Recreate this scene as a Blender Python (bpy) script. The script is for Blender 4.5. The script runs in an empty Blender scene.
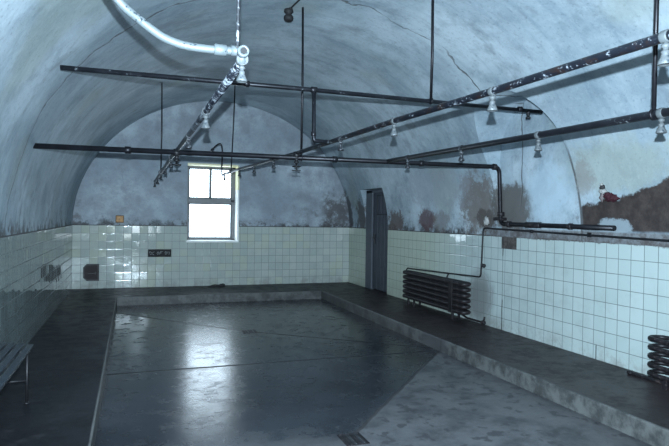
import bpy, bmesh, math, random
from mathutils import Vector, Matrix
PI = math.pi
random.seed(4)
scene = bpy.context.scene
C = scene.collection

W = 5.548          # room width
HT = 1.2           # tile height above the ledge
VB = 2.53          # vault rise
YF = -12.6         # front wall (behind the camera)
YA = -1.27         # back kerb
XL, XR = 0.825, 4.5
FZ = -0.15         # sunken floor

# ------------------------------------------------------------------ mesh helpers
class MB:
    def __init__(s): s.bm = bmesh.new()
    def box(s, x0, x1, y0, y1, z0, z1, bevel=0.0, seg=2):
        b = bmesh.new()
        bmesh.ops.create_cube(b, size=1)
        bmesh.ops.scale(b, vec=(x1-x0, y1-y0, z1-z0), verts=b.verts)
        bmesh.ops.translate(b, vec=((x0+x1)/2, (y0+y1)/2, (z0+z1)/2), verts=b.verts)
        if bevel: bmesh.ops.bevel(b, geom=b.edges[:], offset=bevel, segments=seg, affect='EDGES', profile=.5)
        return s.add(b)
    def add(s, b, mat=None):
        if mat is not None: bmesh.ops.transform(b, matrix=mat, verts=b.verts)
        me = bpy.data.meshes.new('t'); b.to_mesh(me); b.free()
        s.bm.from_mesh(me); bpy.data.meshes.remove(me); return s
    def tube(s, pts, r, seg=14, cap=True, rad=None):
        pts = [Vector(p) for p in pts]
        n = len(pts); rings = []
        T = []
        for i in range(n):
            a = pts[max(i-1, 0)]; c = pts[min(i+1, n-1)]
            T.append((c-a).normalized())
        up = Vector((0, 0, 1)) if abs(T[0].z) < .9 else Vector((1, 0, 0))
        u = T[0].cross(up).normalized()
        b = bmesh.new()
        for i in range(n):
            u = (u - T[i]*u.dot(T[i])).normalized(); v = T[i].cross(u)
            rr = rad[i] if rad else r
            rings.append([b.verts.new(pts[i] + (u*math.cos(2*PI*k/seg) + v*math.sin(2*PI*k/seg))*rr) for k in range(seg)])
        for i in range(n-1):
            for k in range(seg):
                f = b.faces.new((rings[i][k], rings[i][(k+1) % seg], rings[i+1][(k+1) % seg], rings[i+1][k])); f.smooth = True
        if cap:
            b.faces.new(rings[0][::-1]); b.faces.new(rings[-1])
        bmesh.ops.recalc_face_normals(b, faces=b.faces)
        return s.add(b)
    def lathe(s, prof, seg=18, mat=None):
        b = bmesh.new(); rings = []
        for r, z in prof:
            rings.append([b.verts.new((max(r, 1e-4)*math.cos(2*PI*k/seg), max(r, 1e-4)*math.sin(2*PI*k/seg), z)) for k in range(seg)])
        for i in range(len(prof)-1):
            for k in range(seg):
                f = b.faces.new((rings[i][k], rings[i][(k+1) % seg], rings[i+1][(k+1) % seg], rings[i+1][k])); f.smooth = True
        b.faces.new(rings[0][::-1]); b.faces.new(rings[-1])
        bmesh.ops.recalc_face_normals(b, faces=b.faces)
        return s.add(b, mat)
    def prism(s, poly, axis, a0, a1):
        """poly: 2D outline in the two other axes (in order x,y,z without axis)"""
        b = bmesh.new()
        def P(p, a):
            q = list(p); q.insert(axis, a); return q
        A = [b.verts.new(P(p, a0)) for p in poly]; B = [b.verts.new(P(p, a1)) for p in poly]
        b.faces.new(A); b.faces.new(B[::-1])
        n = len(poly)
        for i in range(n): b.faces.new((A[i], B[i], B[(i+1) % n], A[(i+1) % n]))
        bmesh.ops.recalc_face_normals(b, faces=b.faces)
        return s.add(b)
    def blob(s, c, rx, ry, rz, sub=3, amp=.25, seed=0, scale=4.):
        from mathutils import noise
        b = bmesh.new(); bmesh.ops.create_icosphere(b, subdivisions=sub, radius=1)
        for v in b.verts:
            d = noise.noise(v.co*scale*.5 + Vector((seed*3.1, seed, 0)))
            v.co *= 1 + amp*d*2
            v.co = Vector((c[0]+v.co.x*rx, c[1]+v.co.y*ry, c[2]+v.co.z*rz))
        for f in b.faces: f.smooth = True
        return s.add(b)
    def build(s, name, mat, parent=None, origin=None):
        off = wloc(parent) if parent else Vector((0, 0, 0))
        o_at = Vector(origin) if origin is not None else off
        bmesh.ops.translate(s.bm, vec=-o_at, verts=s.bm.verts)
        me = bpy.data.meshes.new(name); s.bm.to_mesh(me); s.bm.free()
        me.materials.append(mat)
        o = bpy.data.objects.new(name, me); C.objects.link(o)
        if parent: o.parent = parent
        o.location = o_at - off
        return o
def wloc(o):
    v = Vector((0, 0, 0))
    while o: v += o.location; o = o.parent
    return v
def empty(name, loc):
    o = bpy.data.objects.new(name, None); C.objects.link(o); o.location = loc; o.empty_display_size = .1; return o
def tag(o, label=None, cat=None, group=None, kind=None):
    if label: o['label'] = label
    if cat: o['category'] = cat
    if group: o['group'] = group
    if kind: o['kind'] = kind
    return o
def fillet(pts, r, n=6):
    pts = [Vector(p) for p in pts]; out = [pts[0]]
    for i in range(1, len(pts)-1):
        a, b, c = pts[i-1], pts[i], pts[i+1]
        d1 = (a-b); d2 = (c-b); q = min(r, d1.length*.48, d2.length*.48)
        p1 = b + d1.normalized()*q; p2 = b + d2.normalized()*q
        for k in range(n+1):
            t = k/n; out.append(p1*(1-t)**2 + b*2*t*(1-t) + p2*t*t)
    out.append(pts[-1]); return out
def spline(pts, n=8):
    P = [Vector(p) for p in pts]; P = [P[0]*2-P[1]] + P + [P[-1]*2-P[-2]]; out = []
    for i in range(1, len(P)-2):
        for k in range(n):
            t = k/n
            out.append(.5*((2*P[i]) + (-P[i-1]+P[i+1])*t + (2*P[i-1]-5*P[i]+4*P[i+1]-P[i+2])*t*t + (-P[i-1]+3*P[i]-3*P[i+1]+P[i+2])*t**3))
    out.append(P[-2]); return out
def orient(loc, d):
    d = Vector(d).normalized()
    return Matrix.Translation(Vector(loc)) @ d.to_track_quat('Z', 'Y').to_matrix().to_4x4()

# ------------------------------------------------------------------ node helpers
class NB:
    def __init__(s, name):
        s.m = bpy.data.materials.new(name); s.m.use_nodes = True
        s.t = s.m.node_tree; s.n = s.t.nodes; s.b = s.n['Principled BSDF']
        tc = s.n.new('ShaderNodeTexCoord'); s.P = tc.outputs['Object']
        sp = s.n.new('ShaderNodeSeparateXYZ'); s.t.links.new(s.P, sp.inputs[0]); s.x, s.y, s.z = sp.outputs
    def link(s, a, sock):
        if isinstance(a, (int, float)): sock.default_value = a
        elif isinstance(a, tuple): sock.default_value = (a+(1,) if len(a) == 3 and len(sock.default_value) == 4 else a)
        else: s.t.links.new(a, sock)
    def m_(s, op, a, b=0., c=None, clamp=False):
        n = s.n.new('ShaderNodeMath'); n.operation = op; n.use_clamp = clamp
        s.link(a, n.inputs[0]); s.link(b, n.inputs[1])
        if c is not None: s.link(c, n.inputs[2])
        return n.outputs[0]
    def add(s, a, b): return s.m_('ADD', a, b)
    def sub(s, a, b): return s.m_('SUBTRACT', a, b)
    def mul(s, a, b): return s.m_('MULTIPLY', a, b)
    def mx(s, a, b): return s.m_('MAXIMUM', a, b)
    def mn(s, a, b): return s.m_('MINIMUM', a, b)
    def ab(s, a): return s.m_('ABSOLUTE', a)
    def noise(s, scale=5., detail=4., rough=.6, vec=None, stretch=None, color=False, off=0.):
        v = vec or s.P
        if stretch or off:
            mp = s.n.new('ShaderNodeMapping'); s.t.links.new(v, mp.inputs[0])
            if stretch: mp.inputs['Scale'].default_value = stretch
            mp.inputs['Location'].default_value = (off, off*.7, off*.3); v = mp.outputs[0]
        n = s.n.new('ShaderNodeTexNoise'); n.inputs['Scale'].default_value = scale; n.inputs['Detail'].default_value = detail
        n.inputs['Roughness'].default_value = rough; s.t.links.new(v, n.inputs['Vector'])
        return n.outputs['Color' if color else 'Fac']
    def ss(s, v, a, b, lo=0., hi=1.):
        n = s.n.new('ShaderNodeMapRange'); n.interpolation_type = 'SMOOTHSTEP'
        s.link(v, n.inputs['Value']); n.inputs['From Min'].default_value = a; n.inputs['From Max'].default_value = b
        if a > b:
            n.inputs['From Min'].default_value = b; n.inputs['From Max'].default_value = a; lo, hi = hi, lo
        n.inputs['To Min'].default_value = lo; n.inputs['To Max'].default_value = hi
        return n.outputs[0]
    def mix(s, f, a, b):
        n = s.n.new('ShaderNodeMix'); n.data_type = 'RGBA'
        s.link(f, n.inputs[0]); s.link(a, n.inputs[6]); s.link(b, n.inputs[7]); return n.outputs[2]
    def col(s, c): s.link(c, s.b.inputs['Base Color']); return s
    def rough(s, r): s.link(r, s.b.inputs['Roughness']); return s
    def bump(s, h, strength=.3, dist=.01, normal=None):
        n = s.n.new('ShaderNodeBump'); n.inputs['Strength'].default_value = strength; n.inputs['Distance'].default_value = dist
        s.link(h, n.inputs['Height'])
        if normal is not None: s.t.links.new(normal, n.inputs['Normal'])
        s.t.links.new(n.outputs[0], s.b.inputs['Normal']); return s
    def ell(s, ca, a, ra, cb, b, rb, warp=None, amt=.5, soft=.25):
        """soft elliptical mask on coordinates a,b"""
        da = s.mul(s.sub(a, ca), 1/ra); db = s.mul(s.sub(b, cb), 1/rb)
        d = s.m_('SQRT', s.add(s.mul(da, da), s.mul(db, db)))
        if warp is not None: d = s.add(d, s.mul(s.sub(warp, .5), amt*4.5))
        return s.ss(d, 1+soft/2, 1-soft/2)
    def seg(s, ax, ay, bx, by, w, warp=None):
        """dark joint: distance to a line segment on the floor"""
        L = math.hypot(bx-ax, by-ay); ux, uy = (bx-ax)/L, (by-ay)/L
        dx = s.sub(s.x, ax); dy = s.sub(s.y, ay)
        t = s.add(s.mul(dx, ux), s.mul(dy, uy)); d = s.ab(s.add(s.sub(s.mul(dx, uy), s.mul(dy, ux)), warp if warp is not None else 0.))
        return s.mul(s.ss(d, w, w*.35), s.mul(s.ss(t, -.01, .01), s.ss(t, L+.01, L-.01)))

def plaster():
    k = NB('whitewashed_plaster'); x, y, z = k.x, k.y, k.z
    n1 = k.noise(.7, 5, .6); n2 = k.noise(3.2, 6, .65, off=3.); n3 = k.noise(18, 4, .7)
    st = k.noise(2.2, 5, .65, stretch=(.35, 3.2, .35), off=7.)
    nv = k.noise(6., 6, .7, off=11.)
    c = k.mix(k.ss(n1, .35, .68), (.27, .34, .385), (.50, .585, .635))
    c = k.mix(k.mul(k.ss(n2, .46, .68), .42), c, (.15, .20, .24))
    c = k.mix(k.mul(k.ss(st, .47, .68), .26), c, (.13, .20, .27))
    c = k.mix(k.mul(k.ss(n3, .5, .75), .25), c, (.52, .60, .64))
    bl = k.noise(1.5, 6, .7, stretch=(.8, 1.3, .9), off=31.)
    c = k.mix(k.mul(k.ss(bl, .54, .68), .45), c, (.15, .17, .20))
    c = k.mix(k.mul(k.ss(k.noise(26, 5, .8, off=6.), .53, .68), .45), c, (.12, .15, .18))
    # faint yellow-green patches of older limewash
    c = k.mix(k.mul(k.ss(k.noise(.9, 3, .5, off=21.), .58, .72), .35), c, (.28, .31, .24))
    c = k.mix(k.mul(k.ss(y, -.06, -.02), k.ss(n2, .3, .65, .25, .65)), c, (.20, .215, .245))   # darker, greyer mottle on the end wall
    # grime and peeling just above the tiles
    h = k.sub(z, HT)
    band = k.ss(k.add(h, k.mul(k.sub(nv, .5), -.5)), .17, -.02)
    mottled = k.mul(band, k.ss(k.noise(4.2, 6, .72, off=5.)  , .44, .54))
    c = k.mix(k.mul(mottled, .9), c, (.035, .028, .027))
    mottled2 = k.mul(k.ss(h, .75, .1), k.ss(k.noise(3.1, 7, .75, off=9.), .54, .66))
    c = k.mix(k.mul(mottled2, .65), c, (.10, .085, .08))
    c = k.mix(k.ss(h, .018, .006), c, (.04, .035, .035))  # thin dark line: grime together with a painted-in shadow of the tile edge
    right = k.ss(x, W-.75, W-.5); w5 = k.noise(6.5, 8, .8, off=2.); w2 = k.noise(2.6, 6, .7, off=4.)
    def patch(c, cy, ry, cz, rz, colr, amt=.3, soft=.3, op=1., warp=w5):
        return k.mix(k.mul(k.mul(k.ell(cy, y, ry, cz, z, rz, warp, amt, soft), right), op), c, colr)
    # left of the shower niche: tan crumbling plaster
    c = patch(c, -5.0, .42, 1.62, .42, (.14, .115, .10), .75, .6, .85)
    c = patch(c, -5.15, .22, 1.42, .14, (.07, .06, .055), .6, .4, .8)
    c = patch(c, -5.66, .38, 1.58, .30, (.11, .105, .10), .3, .25, .95)
    c = patch(c, -6.35, .34, 1.75, .32, (.42, .54, .62), .5, .8, .7)
    # red brown rust patches by the door
    c = patch(c, -3.5, .27, 1.40, .17, (.085, .038, .042), .55, .35, .85)
    c = patch(c, -3.95, .25, 1.38, .16, (.17, .15, .14), .6, .4, .6)
    c = patch(c, -2.35, .30, 1.36, .20, (.09, .06, .05), .9, .4, .85)
    c = patch(c, -0.75, .22, 1.45, .35, (.07, .055, .05), .8, .5, .8)
    c = patch(c, -0.1, .14, 1.55, .42, (.06, .05, .05), .6, .5, .8)
    c = patch(c, -3.9, .9, 1.9, .3, (.30, .33, .37), .9, .6, .5)
    # big bare patch at the near end of the right wall
    c = patch(c, -7.4, .7, 1.95, .26, (.30, .33, .27), .5, .8, .5)
    c = patch(c, -6.98, .12, 1.83, .22, (.20, .165, .15), .9, .7, .4)
    zb = k.add(k.add(1.60, k.mul(k.mx(k.sub(-7.2, y), 0.), .27)), k.mul(k.sub(w2, .5), .34))
    big = k.mul(k.ss(k.sub(zb, z), -.012, .025), k.mul(k.ss(y, -6.83, -6.9), k.ss(z, 1.30, 1.34)))
    big = k.mul(big, k.ss(x, W-.6, W-.5))
    c = k.mix(big, c, k.mix(k.ss(w5, .35, .7), (.028, .022, .021), (.066, .052, .047)))
    c = patch(c, -7.30, .19, 1.36, .085, (.26, .31, .34), .5, .3, .9)
    strip = k.mul(k.mul(k.ss(h, .12, .10), k.ss(y, -5.1, -5.3)), right)
    c = k.mix(k.mul(strip, .85), c, k.mix(k.ss(w5, .42, .6), (.09, .078, .076), (.19, .20, .21)))
    # cracks along the construction joint of the vault
    j = k.mul(k.sub(k.noise(1.3, 4, .55, off=13.), .5), .7)
    cr = k.ss(k.ab(k.add(k.add(y, 6.02), j)), .017, .004)
    cr = k.mul(cr, k.mul(k.ss(x, W-.10, W-.16), k.ss(k.noise(1.1, 2, .5, off=17.), .30, .42)))
    cr2 = k.mul(k.ss(k.ab(k.add(k.add(y, 5.83), k.mul(j, .35))), .012, .004), k.mul(k.ss(x, W-.15, W-.05), k.ss(z, 1.5, 1.7)))
    cr3 = k.mul(k.ss(k.ab(k.add(k.sub(h, .9), k.mul(k.add(y, 8.3), .33))), .03, .0), k.ss(x, .9, .4))
    cr4 = k.mul(k.mul(k.ss(k.ab(k.add(k.add(y, 6.86), k.mul(j, .06))), .022, .006), right), k.mul(k.ss(z, 2.35, 2.0), k.ss(w5, .38, .5)))
    cr = k.mx(k.mx(cr, cr2), cr4)
    c = k.mix(k.mul(cr, .85), c, (.10, .10, .10))
    c = k.mix(k.mul(cr3, .0), c, (.2, .2, .2))
    k.col(c).rough(.62)
    k.b.inputs['Specular IOR Level'].default_value = .35
    hgt = k.add(k.mul(n3, .35), k.add(k.mul(n2, 1.), k.add(k.mul(cr, -.8), k.mul(k.mx(big, mottled), -.6))))
    k.bump(hgt, .55, .012)
    return k.m

def tiles(axis, name):
    k = NB(name); u = k.x if axis == 'x' else k.y; z = k.z; t = .15
    us = k.mul(u, 1/t); zs = k.mul(z, 1/t)
    fu = k.m_('FRACT', us); fz = k.m_('FRACT', zs)
    e = k.mn(k.mn(fu, k.sub(1., fu)), k.mn(fz, k.sub(1., fz)))
    grout = k.ss(e, .028, .012)
    cb = k.n.new('ShaderNodeCombineXYZ'); k.link(k.m_('FLOOR', us), cb.inputs[0]); k.link(k.m_('FLOOR', zs), cb.inputs[1])
    wn = k.n.new('ShaderNodeTexWhiteNoise'); k.t.links.new(cb.outputs[0], wn.inputs[0])
    rv = wn.outputs['Value']
    big = k.noise(1.1, 3, .5)
    if axis == 'x':
        c = k.mix(rv, (.36, .41, .385), (.42, .465, .43))
        c = k.mix(k.mul(k.ss(k.add(k.mul(rv, .5), big), .80, .98), .45), c, (.40, .43, .31))
    else:
        c = k.mix(rv, (.385, .46, .45), (.42, .49, .48))
    dirt = k.noise(2.3, 5, .7, off=6.)
    c = k.mix(k.mul(k.ss(dirt, .45, .7), .35), c, (.26, .30, .29))
    c = k.mix(k.mul(k.ss(z, .25, .0), k.mul(k.ss(k.noise(5, 4, .7), .4, .65), .6)), c, (.22, .21, .19))
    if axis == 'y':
        left_shade = k.mul(k.ss(k.x, 1., .5), k.ss(dirt, .2, .7, .60, .90))   # painted shade: left wall's tiles darkened as under grazing light, mottled by noise
        c = k.mix(left_shade, c, (.10, .125, .125))
        # missing tiles, expansion joint, chips
        right = k.ss(k.x, 3., 3.2)
        hole = k.mul(k.mul(k.ss(k.y, -5.785, -5.77), k.ss(k.y, -5.465, -5.48)), k.ss(z, 1.045, 1.055))
        jn = k.ss(k.ab(k.add(k.add(k.y, 5.505), k.mul(k.sub(dirt, .5), .03))), .012, .005)
        jn = k.mul(jn, k.mx(k.mx(k.ss(z, .42, .38), k.ss(z, .92, .97)), .35))
        slit = k.mul(k.ss(k.ab(k.add(k.y, 7.088)), .008, .003), k.ss(z, .16, .14))
        hole = k.mul(hole, right); jn = k.mul(k.mx(jn, slit), right)
        ch = k.mul(k.ss(k.add(z, k.mul(k.noise(9, 3, .7), .09)), HT+.033, HT+.05), k.mul(right, k.ss(k.y, -5.2, -5.5)))
        dk = k.mx(hole, k.mul(ch, .8))
        warm = k.mul(k.mul(k.ss(k.y, -4.9, -3.2), right), .55)
        c = k.mix(warm, c, (.46, .50, .36))
    g = (.085, .10, .10)
    c = k.mix(k.mul(grout, .85), c, g)
    if axis == 'y':
        c = k.mix(dk, c, k.mix(k.ss(k.noise(14, 3, .7), .4, .6), (.04, .034, .032), (.085, .073, .068)))
        c = k.mix(jn, c, (.03, .03, .03))
        smudge = k.mul(k.mul(k.ell(-5.0, k.y, .26, .35, z, .34, dirt, .3, .9), right), .75)
        c = k.mix(smudge, c, (.14, .14, .14))
        rr = k.mx(k.mx(grout, dk), k.mx(jn, smudge))
    else: rr = grout
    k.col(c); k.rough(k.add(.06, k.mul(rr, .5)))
    # every tile is tilted a little, so each one mirrors in its own direction
    sc = k.n.new('ShaderNodeVectorMath'); sc.operation = 'MULTIPLY_ADD'
    k.t.links.new(wn.outputs['Color'], sc.inputs[0]); sc.inputs[1].default_value = (.036,)*3; sc.inputs[2].default_value = (-.018,)*3
    geo = k.n.new('ShaderNodeNewGeometry')
    ad = k.n.new('ShaderNodeVectorMath'); ad.operation = 'ADD'; k.t.links.new(geo.outputs['Normal'], ad.inputs[0]); k.t.links.new(sc.outputs[0], ad.inputs[1])
    nm = k.n.new('ShaderNodeVectorMath'); nm.operation = 'NORMALIZE'; k.t.links.new(ad.outputs[0], nm.inputs[0])
    k.bump(k.add(k.ss(e, .0, .06), k.mul(k.noise(7, 2, .5), .35)), .22, .004, nm.outputs[0])
    return k.m

def concrete(name, kind):
    k = NB(name); x, y, z = k.x, k.y, k.z
    n1 = k.noise(1.1, 6, .65); n2 = k.noise(6, 6, .7, off=3.); n3 = k.noise(30, 3, .7); n4 = k.noise(2.6, 6, .7, off=8.)
    wob = k.mul(k.sub(k.noise(3, 4, .6), .5), .05)
    if kind == 'floor':
        c = k.mix(k.ss(n1, .35, .68), (.010, .012, .016), (.026, .030, .037))
        # worn, rougher concrete right of the diagonal joint and towards the front
        side = k.sub(k.mul(k.sub(x, 2.58), -2.12/1.92), k.mul(k.sub(y, -7.86), -1.))     # >0 behind the diagonal
        worn = k.mx(k.ss(k.add(side, k.mul(wob, 2.)), .03, -.03), k.ss(k.add(k.add(y, 7.75), k.mul(k.sub(n4, .5), 1.6)), .15, -.35))
        worn = k.mul(worn, k.ss(y, -5.5, -5.75))
        c = k.mix(k.mul(worn, k.ss(n4, .3, .62, .25, 1.)), c, (.095, .098, .102))
        c = k.mix(k.mul(k.ss(n2, .55, .72), .35), c, (.055, .06, .068))
        spots = k.mul(k.ss(k.noise(8, 3, .55, off=15.), .57, .63), worn)
        c = k.mix(k.mul(spots, .8), c, (.035, .035, .04))
        c = k.mix(k.mul(k.ss(n3, .6, .8), .3), c, (.10, .10, .11))
        lines = k.seg(XL, -5.72, XR, -5.72, .030, wob)
        for q in ((4.5, -5.74, 2.6, -7.84), (4.5, -5.6, 2.66, -4.10), (2.47, -3.95, XL, -2.0)):
            lines = k.mx(lines, k.seg(*q, .024, wob))
        c = k.mix(k.mul(lines, .8), c, (.012, .012, .014))
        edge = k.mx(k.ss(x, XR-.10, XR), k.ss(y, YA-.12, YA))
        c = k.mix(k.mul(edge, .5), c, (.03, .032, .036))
        r = k.add(k.add(.20, k.mul(worn, .30)), k.add(k.mul(k.ss(n2, .4, .75), .16), k.mul(lines, .4)))
        hgt = k.add(k.add(k.mul(n1, 2.), k.mul(n4, .8)), k.add(k.mul(n3, .10), k.mul(lines, -1.)))
        k.col(c).rough(r).bump(hgt, .30, .006)
        k.b.inputs['Specular IOR Level'].default_value = .62
    else:
        c = k.mix(k.ss(n1, .35, .68), (.007, .007, .009), (.017, .018, .021))
        if kind == 'right': c = k.mix(k.ss(n1, .3, .7), (.018, .0145, .0155), (.044, .036, .037))
        c = k.mix(k.mul(k.ss(n2, .52, .72), .45), c, (.04, .04, .045))
        c = k.mix(k.mul(k.ss(n3, .6, .8), .3), c, (.05, .05, .055))
        # the exposed kerb face is paler
        if kind == 'left': lines = k.seg(0., -5.2, XL, -5.2, .012, wob); face = k.ss(x, XL-.022, XL-.012)
        elif kind == 'right': lines = k.mx(k.seg(XR, -5.78, W, -5.60, .014, wob), k.seg(XR+.02, -3.2, W, -3.2, .008, wob)); face = k.ss(x, XR+.03, XR+.012)
        else: lines = 0.; face = k.ss(y, YA+.03, YA+.012)
        kerb = k.mix(k.ss(n2, .38, .62), (.045, .047, .047), (.105, .11, .108))
        if kind == 'right': kerb = k.mix(k.mul(k.ell(-5.62, y, .30, -.06, z, .2, n2, .3, .5), .8), kerb, (.06, .06, .065))
        c = k.mix(face, c, kerb)
        if kind != 'back': c = k.mix(k.mul(lines, .8), c, (.010, .010, .012))
        k.col(c).rough(k.add(.42, k.mul(k.ss(n2, .4, .75), .25))).bump(k.add(k.add(n1, k.mul(n4, .6)), k.mul(n3, .15)), .35, .007)
        k.b.inputs['Specular IOR Level'].default_value = .22
    return k.m

def iron(name, base, paint, amount, rough=.38, metal=.55, rust=None):
    k = NB(name)
    n = k.noise(46, 4, .7); n2 = k.noise(9, 4, .6, off=4.)
    c = k.mix(k.ss(n2, .35, .7), base, tuple(v*1.7 for v in base))
    if rust: c = k.mix(k.mul(k.ss(k.noise(11, 5, .7, off=9.), .5, .66), .7), c, rust)
    lo = .78-.5*amount
    p = k.ss(k.add(k.mul(n, .6), k.mul(n2, .4)), lo-.03, lo+.03)
    c = k.mix(p, c, paint)
    k.col(c).rough(k.add(rough, k.mul(p, .2)))
    k.link(k.mul(k.sub(1., p), metal), k.b.inputs['Metallic'])
    k.bump(k.add(n, k.mul(p, .5)), .3, .002)
    return k.m

def simple(name, col, rough=.5, metal=0., var=.15, scale=12.):
    k = NB(name); n = k.noise(scale, 5, .65)
    c = k.mix(n, tuple(max(0, v*(1-var*2)) for v in col), tuple(min(1, v*(1+var*2)) for v in col))
    k.col(c).rough(rough); k.b.inputs['Metallic'].default_value = metal
    k.bump(n, .25, .003); return k.m

M = {}
M['plaster'] = plaster()
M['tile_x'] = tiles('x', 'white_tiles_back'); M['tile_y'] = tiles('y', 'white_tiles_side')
M['floor'] = concrete('polished_concrete', 'floor')
M['ledge_l'] = concrete('dark_ledge_left', 'left'); M['ledge_r'] = concrete('dark_ledge_right', 'right'); M['ledge_b'] = concrete('dark_ledge_back', 'back')
M['pipe'] = iron('dark_iron_pipe', (.012, .013, .017), (.13, .15, .16), .34)
M['pipe_dark'] = iron('old_black_iron_pipe', (.012, .012, .015), (.15, .17, .18), .12)
M['pipe_spot'] = iron('paint_splashed_iron_pipe', (.010, .012, .018), (.16, .18, .20), .48)
M['pipe_rust'] = iron('splashed_pipe_with_rust', (.010, .012, .018), (.16, .18, .20), .42, rust=(.035, .018, .012))
M['pipe_white'] = iron('white_painted_pipe', (.014, .020, .028), (.075, .09, .095), .70, .32, .2, rust=(.25, .15, .06))
M['head_pale'] = iron('pale_painted_fitting', (.03, .04, .05), (.07, .08, .085), .68, .4, .3)
M['head_dark'] = iron('dark_fitting', (.03, .033, .038), (.2, .22, .23), .4, .4, .5)
M['black'] = simple('black_bakelite', (.007, .007, .008), .75)
M['black_iron'] = simple('black_painted_iron', (.009, .009, .011), .5, .2)
M['rusty'] = iron('brown_rusted_iron', (.011, .010, .012), (.05, .036, .034), .42, .5, .35)
M['vent'] = simple('rust_brown_plate', (.014, .009, .009), .7, .0)
M['brass'] = simple('tarnished_brass', (.16, .085, .03), .48, .45, .4, 20)
M['mark'] = simple('pale_marks', (.20, .21, .21), .7)
M['wood_win'] = simple('grey_window_paint', (.13, .135, .14), .45)
M['cream'] = simple('cream_painted_reveal', (.72, .68, .42), .5)
M['white_r'] = simple('white_painted_reveal', (.75, .76, .74), .5)
M['door'] = simple('slate_blue_door_paint', (.038, .045, .060), .55, 0, .2, 5)
M['door_frame'] = simple('blue_grey_frame_paint', (.070, .082, .10), .55, 0, .2, 5)
M['slat'] = simple('worn_bench_paint', (.022, .030, .040), .25, .1, .4, 25)
M['red'] = simple('dark_red_cloth', (.035, .002, .008), .8)
M['cloth_white'] = simple('white_cloth', (.30, .30, .29), .7)
M['cloth_pink'] = simple('pale_pink_ribbon', (.17, .14, .14), .7)
M['rag'] = simple('dark_rag', (.02, .02, .022), .8)

def glass():
    m = bpy.data.materials.new('window_glass'); m.use_nodes = True; t = m.node_tree; t.nodes.clear()
    o = t.nodes.new('ShaderNodeOutputMaterial'); a = t.nodes.new('ShaderNodeBsdfTransparent'); g = t.nodes.new('ShaderNodeBsdfGlossy')
    g.inputs['Roughness'].default_value = .03; mx = t.nodes.new('ShaderNodeMixShader'); mx.inputs[0].default_value = .07
    a.inputs[0].default_value = (.95, .97, .97, 1)
    t.links.new(a.outputs[0], mx.inputs[1]); t.links.new(g.outputs[0], mx.inputs[2]); t.links.new(mx.outputs[0], o.inputs[0]); return m
M['glass'] = glass()

# ------------------------------------------------------------------ setting
def S(o): o['kind'] = 'structure'; return o
def ell_outline(n=96, z_low=None):
    return [(W/2 - W/2*math.cos(PI*i/n), HT + VB*math.sin(PI*i/n)) for i in range(n+1)]

S(MB().box(XL, XR, YF, YA, FZ-.25, FZ).build('floor', M['floor']))
def ledge(x0, x1, y0, y1, mat, name):
    return S(MB().box(x0, x1, y0, y1, FZ-.25, 0, .012, 2).build(name, mat))
ledge(-.02, XL, YF, YA+.01, M['ledge_l'], 'trim_1')
ledge(-.02, W+.25, YA, .02, M['ledge_b'], 'trim_2')
ledge(XR, W+.25, YF, YA+.01, M['ledge_r'], 'trim_3')

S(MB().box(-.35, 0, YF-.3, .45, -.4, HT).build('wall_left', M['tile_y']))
DY0, DY1 = -2.0, -.93
mb = MB().box(W, W+.35, YF-.3, DY0, -.4, HT).box(W, W+.35, DY1, .45, -.4, HT)
S(mb.build('wall_right', M['tile_y']))

# back wall: tiled below, plastered above, pierced by the window
WX0, WX1, WZ0, WZ1 = 2.085, 3.095, .905, 2.44
mb = MB().box(0, WX0, 0, .45, -.4, HT).box(WX1, W, 0, .45, -.4, HT).box(WX0, WX1, 0, .45, -.4, WZ0)
wb = S(mb.build('wall_back', M['tile_x']))
mb = MB().box(-.35, WX0, .004, .45, HT, 4.2).box(WX1, W+.35, .004, .45, HT, 4.2).box(WX0, WX1, .004, .45, WZ1, 4.2)
mb.build('plaster_face', M['plaster'], wb)

# front wall behind the camera, with the entrance doorway
EX0, EX1, EZ = .62, 2.02, 2.15
mb = MB().box(-.35, EX0, YF-.3, YF, -.4, 4.2).box(EX1, W+.35, YF-.3, YF, -.4, 4.2).box(EX0, EX1, YF-.3, YF, EZ, 4.2).box(EX0, EX1, YF-.3, YF, -.4, FZ)
S(mb.build('wall_front', M['plaster']))
# the doorway opens onto a dim lobby
mb = MB().box(-.4, W+.4, YF-3.3, YF-3.2, -.4, 4.2).box(-.5, -.4, YF-3.3, YF-.3, -.4, 4.2).box(W+.4, W+.5, YF-3.3, YF-.3, -.4, 4.2).box(-.4, W+.4, YF-3.3, YF-.3, 4.1, 4.2).box(-.4, W+.4, YF-3.3, YF-.3, -.4, FZ)
S(mb.build('trim_5', M['plaster']))

# vault: solid block minus the tunnel and the two niches
def boolean(base, cutters):
    for c in cutters:
        md = base.modifiers.new('b', 'BOOLEAN'); md.operation = 'DIFFERENCE'; md.solver = 'EXACT'; md.object = c
    bpy.context.view_layer.update()
    dg = bpy.context.evaluated_depsgraph_get()
    me = bpy.data.meshes.new_from_object(base.evaluated_get(dg))
    base.modifiers.clear(); base.data = me
    for c in cutters: bpy.data.objects.remove(c)
ceil = MB().box(-.35, W+.35, YF-.3, 0, HT, 4.2).build('ceiling', M['plaster'])
out = ell_outline(110); out = [(out[0][0], HT-.3)] + out + [(out[-1][0], HT-.3)]
tun = MB().prism(out, 1, YF-.5, .5).build('t', M['plaster'])
ni = []
NC, NW = -6.13, .72
for i in range(41):
    a = PI*i/40; ni.append((NC - NW*math.cos(a), 2.22 + .68*math.sin(a)))
ni = [(NC-NW, HT-.3)] + ni + [(NC+NW, HT-.3)]
n1 = MB().prism(ni, 0, 3.9, W+.001).build('t', M['plaster'])
n2 = MB().prism([(DY0, HT-.3), (DY0, 1.985), (DY1, 1.985), (DY1, HT-.3)], 0, 4.9, W+.20).build('t', M['plaster'])
boolean(ceil, [tun, n1, n2])
bm = bmesh.new(); bm.from_mesh(ceil.data)
for f in bm.faces: f.smooth = True
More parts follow.
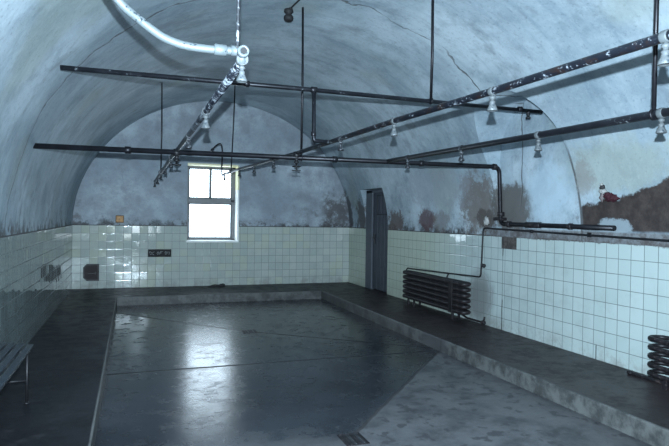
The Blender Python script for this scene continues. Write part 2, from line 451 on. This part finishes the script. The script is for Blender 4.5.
for e in bm.edges:
    if len(e.link_faces) != 2 or e.calc_face_angle(0) > math.radians(25): e.smooth = False
bm.to_mesh(ceil.data); bm.free()
S(ceil)

# window
wn = MB()
fy0, fy1 = .30, .37
fx0, fx1, fz0, fz1 = WX0, WX1, WZ0, WZ1
s = .045
wn.box(fx0, fx0+s, fy0, fy1, fz0, fz1, .005).box(fx1-s-.03, fx1, fy0, fy1, fz0, fz1, .005)
wn.box(fx0, fx1, fy0, fy1, fz1-s, fz1, .005).box(fx0, fx1, fy0, fy1, fz0, fz0+.04, .005)
win = S(wn.build('window_1', M['wood_win'], None, ((fx0+fx1)/2, .33, fz0)))
mid = (fx0+fx1)/2 - .015; tz = 1.72
f = MB().box(fx0+s, fx1-s-.03, fy0-.01, fy1, tz-.045, tz+.045, .006).build('transom', M['wood_win'], win)
def sash(x0, x1, z0, z1, w, name='sash'):
    m = MB().box(x0, x0+w, fy0+.01, fy1-.015, z0, z1, .004).box(x1-w, x1, fy0+.01, fy1-.015, z0, z1, .004).box(x0, x1, fy0+.01, fy1-.015, z1-w, z1, .004).box(x0, x1, fy0+.01, fy1-.015, z0, z0+w, .004)
    fr = m.build(name, M['wood_win'], win)
    MB().box(x0+w, x1-w, .335, .341, z0+w, z1-w).build('pane', M['glass'], fr)
sash(fx0+s, mid, tz+.045, fz1-s, .028); sash(mid, fx1-s-.03, tz+.045, fz1-s, .028)
sash(fx0+s, fx1-s-.03, fz0+.04, tz-.045, .03)
MB().box(fx1-.10, fx1-.03, fy0-.02, fy0+.01, tz-.02, tz+.03, .004).build('latch', M['black_iron'], win)
# lining boards of the reveal: cream at the top and the upper right side, white sill
MB().box(WX0, WX1, -.012, .30, WZ1-.012, WZ1+.02).build('lintel_lining', M['cream'], win)
MB().box(WX1-.012, WX1+.02, -.012, .30, 1.95, WZ1).build('upper_side_lining', M['cream'], win)
MB().box(WX1-.012, WX1+.02, -.012, .30, WZ0, 1.95).build('side_lining', M['white_r'], win)
MB().box(WX0-.02, WX1+.02, -.03, .30, WZ0-.03, WZ0+.008, .006).build('window_sill', M['white_r'], win)

# door in the right wall
dx = W+.03
mb = MB().box(dx, dx+.05, DY0+.03, -1.24, .02, 1.94, .004)
for i in range(4):
    y0 = DY0+.04+i*.165; mb.box(dx-.006, dx, y0, y0+.155, .03, 1.94, .003)
door = S(mb.build('door_1', M['door'], None, (dx, -1.3, .0)))
MB().box(dx-.03, dx+.06, -1.24, DY1-.002, 0, 1.965, .006).build('door_frame', M['door_frame'], door)
MB().box(dx-.03, dx+.06, DY0+.003, DY1-.003, 1.915, 1.975, .006).build('lintel', M['door_frame'], door)
mb = MB()
for q in ((-1.92, -1.45, 1.85, 1.87), (-1.92, -1.45, 1.48, 1.50), (-1.92, -1.90, 1.48, 1.87), (-1.47, -1.45, 1.48, 1.87)):
    mb.box(dx-.02, dx-.006, q[0], q[1], q[2], q[3], .002)
mb.build('panel_molding', M['black_iron'], door)
mb = MB().box(dx-.03, dx-.006, -1.385, -1.345, .92, 1.1, .003).tube(fillet([(dx-.02, -1.365, 1.03), (dx-.07, -1.365, 1.03), (dx-.07, -1.48, 1.03)], .02), .008, 8)
mb.build('door_handle', M['black_iron'], door)
S(MB().box(W+.12, W+.33, DY0-.05, DY1+.05, -.1, 2.2).build('wall_behind_door', M['door']))
# rename to a setting name
bpy.data.objects['wall_behind_door'].name = 'trim_4'

# ------------------------------------------------------------------ pipework
def vz(x):   # vault height at x
    return HT + VB*math.sqrt(max(0, 1-((x-W/2)/(W/2))**2))
def vx_left(z): return W/2 - W/2*math.sqrt(1-((z-HT)/VB)**2)
def collar(mb, p, d, r, l):
    if mb is not None: return mb.lathe([(r*.8, -l/2), (r, -l/2+.004), (r, l/2-.004), (r*.8, l/2)], 14, orient(p, d))

def part_collar(parent, mat, p, d, r, l, name='coupling'):
    return collar(MB(), p, d, r, l).build(name, mat, parent, p)
head_cache = {}
def shower_head(parent, at, r_pipe, mat, scale=1.):
    key = (mat, scale, round(r_pipe, 3))
    if key not in head_cache:
        s = scale; z0 = -r_pipe+.004
        m = MB(); m.lathe([(.010*s, z0), (.010*s, z0-.012*s), (.017*s, z0-.014*s), (.017*s, z0-.026*s), (.011*s, z0-.028*s), (.010*s, z0-.040*s)], 14)
        m.lathe([(r_pipe*1.14, -.017), (r_pipe*1.22, -.012), (r_pipe*1.22, .012), (r_pipe*1.14, .017)], 14, orient((0, 0, 0), (0, 1, 0)))
        neck = m.bm
        m2 = MB(); m2.lathe([(.010*s, z0-.036*s), (.018*s, z0-.042*s), (.015*s, z0-.052*s), (.019*s, z0-.064*s), (.027*s, z0-.080*s), (.029*s, z0-.092*s), (.026*s, z0-.094*s), (.022*s, z0-.088*s)], 18)
        a = m.build('shower_head', mat); b = m2.build('nozzle', mat, a)
        head_cache[key] = (a, b); o, nz = a, b
    else:
        a, b = head_cache[key]
        o = a.copy(); C.objects.link(o); nz = b.copy(); C.objects.link(nz); nz.parent = o
    o.parent = parent; o.location = Vector(at) - wloc(parent); nz.location = (0, 0, 0)
    return o
def valve(parent, at, axis, name='valve', bars=1, mat=None):
    mat = mat or M['black_iron']; x, y, z = at
    v = MB().lathe([(.030, .035), (.036, .03), (.036, -.03), (.022, -.036), (.020, -.07), (.028, -.075), (.028, -.09), (.010, -.095), (.008, -.135)], 16, Matrix.Translation((x, y, z))).build(name, mat, parent, at)
    m = MB().lathe([(.010, .006), (.045, .006), (.048, 0), (.045, -.006), (.010, -.006)], 18, Matrix.Translation((x, y, z-.128)))
    if bars > 1: m.box(x-.05, x+.05, y-.012, y+.012, z-.178, z-.166, .003); m.tube([(x, y, z-.128), (x, y, z-.17)], .006, 8)
    m.build('valve_handle', mat, v, (x, y, z-.128))
    return v

# the two cross pipes
ZA, YPA = 2.60, -6.6
def cross_pipe(name, y, z, r, x0, x1, mat, label):
    t = empty(name, (x0, y, z)); tag(t, label, 'pipe')
    return t
zb_ = 2.06; YB = -5.6
xa0 = vx_left(ZA); A = empty('cross_pipe', (xa0, YPA, ZA))
tag(A, 'thin dark iron cross pipe, the higher one, spanning the vault side to side', 'pipe')
MB().tube([(xa0+.025, YPA, ZA-.01), (2.5, YPA, ZA), (W-xa0+.13, YPA, ZA-.01)], .021).build('pipe', M['pipe'], A)
for x in (2.0, 4.93): part_collar(A, M['pipe_dark'], (x, YPA, ZA), (1, 0, 0), .029, .05)
v = MB().lathe([(.020, .0), (.022, -.03), (.014, -.035), (.014, -.055), (.024, -.06), (.026, -.072), (.016, -.08)], 14, Matrix.Translation((5.04, YPA, ZA-.012))).build('drain_tap', M['black_iron'], A, (5.04, YPA, ZA))
MB().tube([(5.04, YPA-.035, ZA-.085), (5.04, YPA+.035, ZA-.085)], .008, 8).build('tap_lever', M['black_iron'], v)
# B : higher-gauge feed pipe that turns down the right wall and runs on along it
xb0 = vx_left(zb_); B = empty('feed_pipe', (xb0, YB, zb_))
tag(B, 'thick dark feed pipe crossing the room, then turning down and along the right wall', 'pipe')
xw = W-.055
ptsB = fillet([(xb0-.04, YB, 2.055), (5.38, YB, 2.09), (5.44, YB+.02, 2.07), (xw, YB+.06, 1.85), (xw, -5.48, 1.46), (xw, -5.75, 1.445), (xw-.02, -7.33, 1.372)], .10, 8)
ptsB = fillet([(xb0-.04, YB, 2.055), (5.40, YB, 2.085), (xw, YB+.08, 1.365), (xw, -6.2, 1.362), (xw+.01, -7.34, 1.352)], .09, 8)
MB().tube(ptsB, .027, 16).build('pipe', M['pipe_dark'], B)
for x in (1.0, 3.2, 4.3): part_collar(B, M['pipe_dark'], (x, YB, 2.055+(x-xb0)*.0057), (1, 0, 0), .036, .06)
for q in (((5.33, YB, 2.083), (1, 0, 0), .038, .05), ((xw-.004, YB+.072, 1.49), (0, 0, 1), .046, .06),
          ((xw, -5.70, 1.364), (0, 1, 0), .04, .05), ((xw, -6.15, 1.362), (0, 1, 0), .036, .26), ((xw+.004, -6.75, 1.357), (0, 1, 0), .036, .05)):
    part_collar(B, M['rusty'], *q)
zB = lambda x: 2.055 + (x-xb0)*.0057
MB().box(xw-.05, W-.001, -5.58, -5.42, 1.41, 1.45, .01).build('wall_bracket', M['rusty'], B)

# three shower pipes running the length of the room
def shower_pipe(pts, r, mat, label, heads, head_mats, valve_at=None, bars=1):
    o = empty('shower_pipe', pts[0]); tag(o, label, 'shower pipe', 'shower pipes hanging under the vault')
    MB().tube(pts, r, 16).build('pipe', mat, o)
    P = [Vector(p) for p in pts]
    def at(y):
        for a, b in zip(P, P[1:]):
            if min(a.y, b.y)-1e-6 <= y <= max(a.y, b.y)+1e-6:
                t = (y-a.y)/(b.y-a.y) if b.y != a.y else 0; return a.lerp(b, t)
        return P[0]
    for i, y in enumerate(heads): shower_head(o, at(y), r, head_mats(i, y))
    if valve_at is not None:
        q = at(valve_at); q.z -= .02; valve(o, q, 0, 'valve', bars)
    return o, at
pm = lambda i, y: M['head_pale'] if y < -7.4 else M['head_dark']
P1, at1 = shower_pipe([(1.49, -9.17, 2.09), (1.478, -6.7, 2.075), (1.47, -4.75, 2.085), (1.445, -.45, 2.045)], .021, M['pipe_spot'],
    'left shower pipe, paint-splashed, running from the white elbow towards the window wall', [-7.96, -6.85, -4.72, -3.66, -2.64, -1.55, -.50], pm, -5.6)
P2, at2 = shower_pipe([(3.10, -12.0, 2.14), (3.0, -10.2, 2.138), (2.935, -8.97, 2.134), (2.86, -7.86, 2.134), (2.81, -6.8, 2.128), (2.755, -5.64, 2.12), (2.70, -4.78, 2.125), (2.65, -3.8, 2.13), (2.60, -2.9, 2.14), (2.54, -1.55, 2.135)], .021, M['pipe_rust'],
    'middle shower pipe, splashed with paint and rust, reaching from the near right to the window', [-11., -10.02, -8.97, -7.86, -6.85, -4.75, -3.79, -2.92, -1.75], pm, -5.6, 2)
P3, at3 = shower_pipe([(3.88, -12.1, 2.06), (3.87, -9.3, 2.035), (3.862, -8.2, 2.045), (3.86, -5.6, 2.085)], .025, M['pipe'],
    'right shower pipe, plain dark iron, joined to the thick feed pipe at its far end', [-11.3, -10.27, -9.25, -8.22, -7.18, -6.11], pm)
# gooseneck on the far end of the middle pipe
g = spline([(2.53, -1.55, 2.14), (2.53, -1.545, 2.3), (2.535, -1.54, 2.58), (2.50, -1.54, 2.68), (2.42, -1.54, 2.64), (2.36, -1.54, 2.56)], 6)
MB().tube(g, .014, 10).build('gooseneck', M['pipe_dark'], P2)
mb = MB(); collar(mb, (2.36, -1.54, 2.565), (-.5, 0, -.7), .026, .05); mb.build('gooseneck_outlet', M['pipe_dark'], P2)

# white painted pipe, front left, dropping to the elbow of the left shower pipe
pw = spline([(.36, -9.45, vz(.36)+.03), (.62, -9.36, 2.70), (.86, -9.27, 2.42), (.982, -9.2, 2.283), (1.067, -9.2, 2.214), (1.118, -9.2, 2.178), (1.17, -9.2, 2.150), (1.247, -9.2, 2.130), (1.36, -9.2, 2.126), (1.49, -9.2, 2.132)], 6)
WP = empty('painted_supply_pipe', (.36, -9.45, vz(.36))); tag(WP, 'bent white-painted supply pipe in the upper left, curving down to a round elbow', 'pipe')
MB().tube(pw, .0175, 18).build('pipe', M['pipe_white'], WP)
part_collar(WP, M['pipe_white'], (1.395, -9.2, 2.128), (1, 0, 0), .0245, .055)
el = MB().tube(fillet([(1.44, -9.2, 2.131), (1.487, -9.2, 2.131), (1.487, -9.2, 2.075)], .03), .0225, 16)
el.lathe([(.012, -.012), (.017, -.012), (.023, -.018), (.026, .0), (.024, .03), (.016, .03)], 20, orient((1.487, -9.235, 2.122), (0, 1, 0)))
MB().lathe([(.014, -.016), (.014, -.010), (.001, -.008)], 16, orient((1.487, -9.238, 2.122), (0, 1, 0))).build('pipe_opening', M['black'], WP)
el.build('elbow', M['pipe_white'], WP)
h = shower_head(WP, (1.489, -9.2, 2.095), .022, M['head_pale'], .82)
# pale riser from the elbow up to the ceiling
def rod(name, top, bot, r, mat, label, clip=True):
    o = empty(name, top); tag(o, label, 'hanger rod', 'hanger rods fixed to the vault')
    MB().tube([top, ((top[0]+bot[0])/2+.006, (top[1]+bot[1])/2, (top[2]+bot[2])/2), bot], r, 10).build('rod', mat, o)
    if clip:
        mb = MB(); mb.lathe([(.032, -.010), (.036, -.006), (.036, .006), (.032, .010)], 14, orient(bot, (0, 1, 0) if clip == 'y' else (1, 0, 0)))
        mb.build('pipe_clamp', mat, o)
    return o
rod('hanger_rod', (1.468, -9.2, vz(1.468)+.02), (1.468, -9.2, 2.15), .0065, M['head_dark'], 'pale painted rod rising from the white elbow to the vault', False)
rod('hanger_rod', (2.80, YB, vz(2.80)+.01), (2.805, YB, zB(2.8)), .0125, M['pipe_dark'], 'dark rod beside the hanging lamp holder, carrying the thick feed pipe', 'x')
rod('hanger_rod', (3.79, YPA-.13, vz(3.79)+.02), (3.86, YPA, ZA), .0145, M['pipe_dark'], 'dark rod carrying the higher cross pipe right of the centre', 'x')
rod('hanger_rod', (3.868, -9.2, vz(3.868)+.02), (3.868, -9.2, 2.036), .0125, M['pipe_dark'], 'thick dark rod at the right edge holding the right shower pipe', 'y')
rod('hanger_rod', (1.455, -2.6, vz(1.455)+.01), (1.455, -2.6, 2.065), .010, M['pipe_dark'], 'thin dark rod near the window holding the far end of the left shower pipe', 'y')
rod('hanger_rod', (2.62, -2.3, vz(2.62)+.01), (2.57, -2.3, 2.15), .010, M['pipe_dark'], 'thin dark rod above the window holding the far end of the middle shower pipe', 'y')
D = MB().tube(fillet([(2.63, YPA, ZA), (2.635, YPA, 2.127), (2.79, YPA, 2.127)], .03), .0185, 12)
D = D.build('drop_pipe', M['pipe'], None, (2.63, YPA, 2.13)); tag(D, 'short vertical drop pipe joining the higher cross pipe to the middle shower pipe', 'pipe')
part_collar(D, M['pipe_dark'], (2.63, YPA, ZA), (1, 0, 0), .03, .06, 'tee'); part_collar(D, M['pipe_dark'], (2.632, YPA, 2.19), (0, 0, 1), .025, .04)

# thin heating pipe along the right wall and down to the radiator
xt = W-.04
H = empty('heating_pipe', (xt, -5.14, 1.305)); tag(H, 'thin black heating pipe along the top of the right tiles, dropping to the far radiator', 'pipe')
MB().tube(fillet([(xt, -12.4, 1.17), (xt, -7.9, 1.255), (xt, -5.12, 1.305), (xt, -5.08, .64), (xt, -4.0, .60), (xt-.03, -2.96, .572), (xt-.06, -2.98, .54)], .05), .0115, 12).build('pipe', M['black_iron'], H)
part_collar(H, M['black_iron'], (xt, -6.1, 1.287), (0, 1, 0), .02, .05); part_collar(H, M['black_iron'], (xt, -5.10, .80), (0, 0, 1), .019, .05)
tp = MB().tube([(xt, -5.10, .80), (xt-.02, -5.17, .80)], .008, 8).lathe([(.005, -.012), (.022, -.01), (.027, 0), (.022, .012), (.005, .016)], 16, orient((xt-.02, -5.18, .80), (-.4, -1, 0)))
tp.build('tap', M['black'], H, (xt, -5.1, .8))
MB().box(xt-.008, W, -7.0, -6.985, 1.25, 1.30, .003).build('pipe_bracket', M['black_iron'], H)
MB().tube([(xt, -4.25, .61), (xt-.03, -4.25, .55)], .012, 10).build('branch', M['black_iron'], H)
Rp = empty('return_pipe', (xt, -5.2, .04)); tag(Rp, 'short rusty return pipe low on the ledge beside the far radiator', 'pipe')
MB().tube(fillet([(xt-.08, -4.70, .10), (xt-.06, -4.85, .05), (xt-.03, -5.2, .045), (xt-.03, -5.23, .12)], .03), .013, 10).build('pipe', M['rusty'], Rp)
mb = MB(); collar(mb, (xt-.03, -5.2, .045), (0, 1, 0), .026, .06); mb.build('coupling', M['rusty'], Rp)
Lp = MB().tube(spline([(W-.135, -7.63, .016), (W-.13, -7.8, .016), (W-.12, -8.4, .016), (W-.12, -9.8, .016)], 6), .015, 12)
Lp = Lp.build('return_pipe', M['rusty'], None, (W-.135, -7.63, .0)); tag(Lp, 'rusty pipe lying on the right ledge under the near radiator', 'pipe')
mb = MB(); collar(mb, (W-.135, -7.64, .018), (.0, -1, 0), .018, .05); mb.build('pipe_end', M['rusty'], Lp)

# ------------------------------------------------------------------ radiators made of looped pipe
def radiator(y_far, y_near, z0, dz, n, r, xin, xout, label, feet, plates):
    o = empty('pipe_radiator', ((xin+xout)/2, (y_far+y_near)/2, 0)); tag(o, label, 'radiator', 'pipe coil radiators on the right ledge')
    R = (xout-xin)/2; cx = (xin+xout)/2
    for i in range(n):
        z = z0+i*dz; pts = []
        for k in range(11):
            a = PI*k/10; pts.append((cx - R*math.cos(a), y_far-R + R*math.sin(a), z))
        for k in range(11):
            a = PI*k/10; pts.append((cx + R*math.cos(a), y_near+R - R*math.sin(a), z))
        pts.append(pts[0])
        MB().tube(pts, r, 12, cap=False).build('loop', M['rusty'], o, (cx, y_far-R, z))
    for y in feet:
        m = MB()
        for x in (xin+.01, xout-.01): m.box(x-.012, x+.012, y-.02, y+.02, 0, z0+.01, .003)
        m.box(xin-.0, xout+.0, y-.018, y+.018, z0-.035, z0-.022, .003)
        m.build('foot', M['rusty'], o, (cx, y, 0))
    for y in plates:
        MB().box(xin-r-.008, xin-r+.006, y-.05, y+.05, z0-.03, z0+dz*(n-1)+r, .004).build('clamp_plate', M['rusty'], o)
    for y in (y_far-.12, y_near+.12): MB().tube([(xout-.01, y, z0), (xout-.01, y, z0+dz*(n-1))], .012, 8).build('header', M['rusty'], o, (xout, y, z0))
    return o
radiator(-3.06, -4.90, .130, .078, 6, .029, W-.20, W-.075, 'brown coil radiator farther down the right wall, nearer the door', (-3.25, -3.45, -4.62), (-4.62,))
radiator(-7.90, -10.2, .100, .076, 5, .0195, W-.25, W-.07, 'dark coil radiator cut by the right edge of the picture', (-8.10, -9.4), ())

# ------------------------------------------------------------------ bench on the left
bn = empty('slatted_bench', (.19, -7.9, 0)); tag(bn, 'low slatted bench with glossy worn slats against the left wall', 'bench')
for i, (x, ye) in enumerate([(.33, -6.86), (.262, -6.80), (.196, -6.76), (.130, -6.74), (.066, -6.72)]):
    MB().box(x-.024, x+.024, -9.3, ye, .398, .422, .005).build('slat', M['slat'], bn, (x, -8, .41))
for y in (-6.95, -9.1):
    m = MB().tube([(.045, y, 0), (.045, y, .39)], .010, 8).tube([(.325, y, 0), (.325, y, .39)], .010, 8).box(.03, .345, y-.012, y+.012, .382, .398, .002).tube([(.045, y, .17), (.325, y, .17)], .008, 8)
    m.lathe([(.02, 0), (.02, .008), (.01, .012)], 12, Matrix.Translation((.325, y, 0))).lathe([(.02, 0), (.02, .008), (.01, .012)], 12, Matrix.Translation((.045, y, 0)))
    m.build('leg_frame', M['black_iron'], bn, (.19, y, 0))

# ------------------------------------------------------------------ back wall fittings
hv = empty('wall_hatch', (.335, 0, .15)); tag(hv, 'dark rust-brown metal hatch with clipped corners low in the back left tiles', 'wall hatch')
poly = [(.26, .148), (.475, .148), (.475, .472), (.26, .472), (.195, .41), (.195, .21)]
MB().prism(poly, 1, -.022, .0).build('frame', M['black_iron'], hv)
poly2 = [(.275, .175), (.45, .175), (.45, .445), (.275, .445), (.222, .395), (.222, .225)]
dr = MB().prism(poly2, 1, -.034, -.020).build('hatch_door', M['vent'], hv)
MB().box(.27, .42, -.042, -.034, .285, .30, .002).box(.40, .42, -.05, -.034, .27, .32, .003).build('latch', M['black_iron'], dr)

pl = MB().box(1.352, 1.788, -.022, 0, .592, .742, .004).build('wall_plate', M['black'], None, (1.57, 0, .667))
tag(pl, 'narrow black wall plate with three groups of pale marks, left of the window', 'wall plate')
def strokes(segs, cx):
    m = MB()
    for x0, z0, x1, z1 in segs:
        m.tube([(cx+x0, -.024, .667+z0), (cx+x1, -.024, .667+z1)], .0065, 6)
    m.build('marks', M['mark'], pl)
strokes([(-.045, .035, .0, .008), (.0, .008, .045, .028), (-.04, -.03, .0, -.012), (0, -.012, .04, -.034), (-.045, .03, -.04, -.005)], 1.425)
strokes([(-.05, .0, -.035, .028), (-.035, .028, -.012, .015), (-.012, .015, -.02, -.02), (-.02, -.02, -.045, -.022), (-.045, -.022, -.05, 0), (.01, .03, .055, .03), (.015, .03, .0, -.03), (.01, .002, .04, .004)], 1.568)
strokes([(-.045, .02, -.03, .032), (-.03, .032, -.012, .02), (-.012, .02, -.015, -.02), (-.015, -.02, -.035, -.026), (-.035, -.026, -.045, .02), (.01, .03, .012, -.02), (.03, .03, .045, .0), (.045, .0, .03, -.032)], 1.712)

bx = MB().box(.755, .905, -.055, .004, 1.255, 1.395, .010, 3).build('junction_box', M['brass'], None, (.83, 0, 1.26))
tag(bx, 'small tarnished brass box on the back wall just above the tiles', 'wall box')
MB().box(.77, .89, -.062, -.054, 1.27, 1.38, .004).build('cover', M['brass'], bx)
MB().lathe([(.008, 0), (.008, .004), (.003, .006)], 10, orient((.83, -.062, 1.325), (0, -1, 0))).build('screw', M['black_iron'], bx)

rg = MB().blob((2.66, -.17, .014), .12, .09, .022, 3, .35, 2).blob((2.77, -.15, .022), .06, .06, .028, 3, .3, 5).blob((2.55, -.2, .008), .07, .05, .012, 3, .3, 8)
rg = rg.build('crumpled_rag', M['rag'], None, (2.66, -.17, 0)); tag(rg, 'small dark crumpled rag on the back ledge under the window', 'rag')

# drains in the floor
def drain(x0, x1, y0, y1, label):
    z = FZ; o = empty('floor_drain', ((x0+x1)/2, (y0+y1)/2, z)); tag(o, label, 'floor drain', 'drain grates in the sunken floor')
    w = .014; m = MB().box(x0, x1, y0, y0+w, z-.01, z+.006, .002).box(x0, x1, y1-w, y1, z-.01, z+.006, .002).box(x0, x0+w, y0, y1, z-.01, z+.006, .002).box(x1-w, x1, y0, y1, z-.01, z+.006, .002)
    m.build('frame', M['rusty'], o)
    MB().box(x0+w, x1-w, y0+w, y1-w, z-.012, z+.001).build('sump', M['black'], o)
    n = 4
    for i in range(n):
        x = x0+w+(x1-x0-2*w)*(i+.75)/(n+.5)
        MB().box(x-.010, x+.010, y0+w, y1-w, z-.002, z+.005, .002).build('grate_bar', M['head_dark'] if i % 2 else M['rusty'], o, (x, (y0+y1)/2, z))
drain(2.45, 2.62, -8.06, -7.85, 'square floor drain grate at the bottom edge, where the diagonal joint ends')
drain(2.47, 2.66, -4.13, -3.93, 'small floor drain grate in the middle of the sunken floor near the reflection')

# lamp holder hanging from the ceiling by its cable
lz = 3.73
lp = empty('lamp_holder', (2.665, -5.5, 3.60)); tag(lp, 'black empty lamp holder hanging on a short cable under the vault', 'lamp holder')
MB().lathe([(.014, .150), (.028, .145), (.050, .125), (.054, .100), (.034, .080), (.034, .070), (.052, .050), (.056, .025), (.046, .004), (.030, -.004), (.026, .006)], 20, Matrix.Translation((2.665, -5.5, 3.595))).build('socket', M['black'], lp)
MB().tube(spline([(2.668, -5.5, 3.735), (2.672, -5.53, 3.722), (2.685, -5.66, 3.722), (2.70, -5.85, 3.724), (2.715, -6.3, 3.722)], 6), .009, 8).build('cable', M['black'], lp)
MB().blob((2.675, -5.55, 3.718), .022, .022, .018, 2, .1).build('cable_clip', M['black'], lp)

# small bunch left on the bare patch above the pipe
bq = empty('cloth_bouquet', (W-.05, -7.22, 1.60)); tag(bq, 'small bunch of white and dark red cloth tucked into the bare plaster patch', 'bouquet')
MB().blob((W-.075, -7.325, 1.648), .035, .075, .034, 4, .3, 3, 6).blob((W-.08, -7.285, 1.675), .03, .045, .03, 4, .3, 6, 6).build('red_cloth', M['red'], bq)
MB().blob((W-.09, -7.230, 1.715), .028, .038, .020, 4, .35, 9, 6).blob((W-.10, -7.220, 1.785), .014, .015, .012, 3, .3, 4, 6).build('white_petals', M['cloth_white'], bq)
MB().blob((W-.09, -7.220, 1.757), .022, .028, .026, 3, .3, 7, 6).build('dark_center', M['rag'], bq)
MB().blob((W-.065, -7.190, 1.665), .012, .024, .045, 3, .3, 5, 5).build('ribbon', M['cloth_pink'], bq)
ch = MB().blob((W-.035, -5.18, 1.40), .03, .045, .06, 3, .35, 12, 5).build('plaster_lump', M['cloth_white'], None, (W-.02, -5.18, 1.4))
tag(ch, 'small white lump of loose plaster beside the elbow of the wall pipe', 'plaster lump')

# ------------------------------------------------------------------ light and camera
w = bpy.data.worlds.new('sky'); scene.world = w; w.use_nodes = True
bg = w.node_tree.nodes['Background']; bg.inputs[0].default_value = (.72, .86, 1.0, 1); bg.inputs[1].default_value = 8.5
def area(name, loc, rot, sx, sy, energy, col, portal=False):
    l = bpy.data.lights.new(name, 'AREA'); l.shape = 'RECTANGLE'; l.size = sx; l.size_y = sy; l.energy = energy; l.color = col
    o = bpy.data.objects.new(name, l); C.objects.link(o); o.location = loc; o.rotation_euler = rot
    if portal: l.cycles.is_portal = True
    return o
area('window_daylight', ((WX0+WX1)/2, .42, (WZ0+WZ1)/2), (-PI/2, 0, 0), WX1-WX0, WZ1-WZ0, 1, (1, 1, 1), True)
area('doorway_daylight', (1.38, YF-.05, 1.15), (PI/2, 0, 0), 1.1, 1.0, 42, (.80, .93, 1.0))
fl = bpy.data.lights.new('camera_flash', 'SPOT'); fl.energy = 3000; fl.shadow_soft_size = .012; fl.spot_size = math.radians(104); fl.spot_blend = .75; fl.color = (.67, .85, 1.0)
fo = bpy.data.objects.new('camera_flash', fl); C.objects.link(fo); fo.location = (1.03, -11.72, 1.545)

cam = bpy.data.cameras.new('camera'); co = bpy.data.objects.new('camera', cam); C.objects.link(co); scene.camera = co
cx, cy, cz, yaw, pit, rol, fpx = 1.0436, -11.6854, 1.4148, .3418, -.0095, .0151, 570.39
Fv = Vector((math.sin(yaw)*math.cos(pit), math.cos(yaw)*math.cos(pit), math.sin(pit)))
Rv = Vector((math.cos(yaw), -math.sin(yaw), 0)); Uv = Rv.cross(Fv)
R2 = Rv*math.cos(rol)+Uv*math.sin(rol); U2 = -Rv*math.sin(rol)+Uv*math.cos(rol)
m = Matrix((R2, U2, -Fv)).transposed().to_4x4(); m.translation = (cx, cy, cz)
fo.rotation_euler = m.to_euler()
co.matrix_world = m
cam.sensor_width = 36; cam.lens = 36*fpx/669; cam.clip_start = .05
vs = scene.view_settings; vs.view_transform = 'Standard'; vs.look = 'None'; vs.gamma = 1; vs.exposure = 0; vs.use_curve_mapping = False
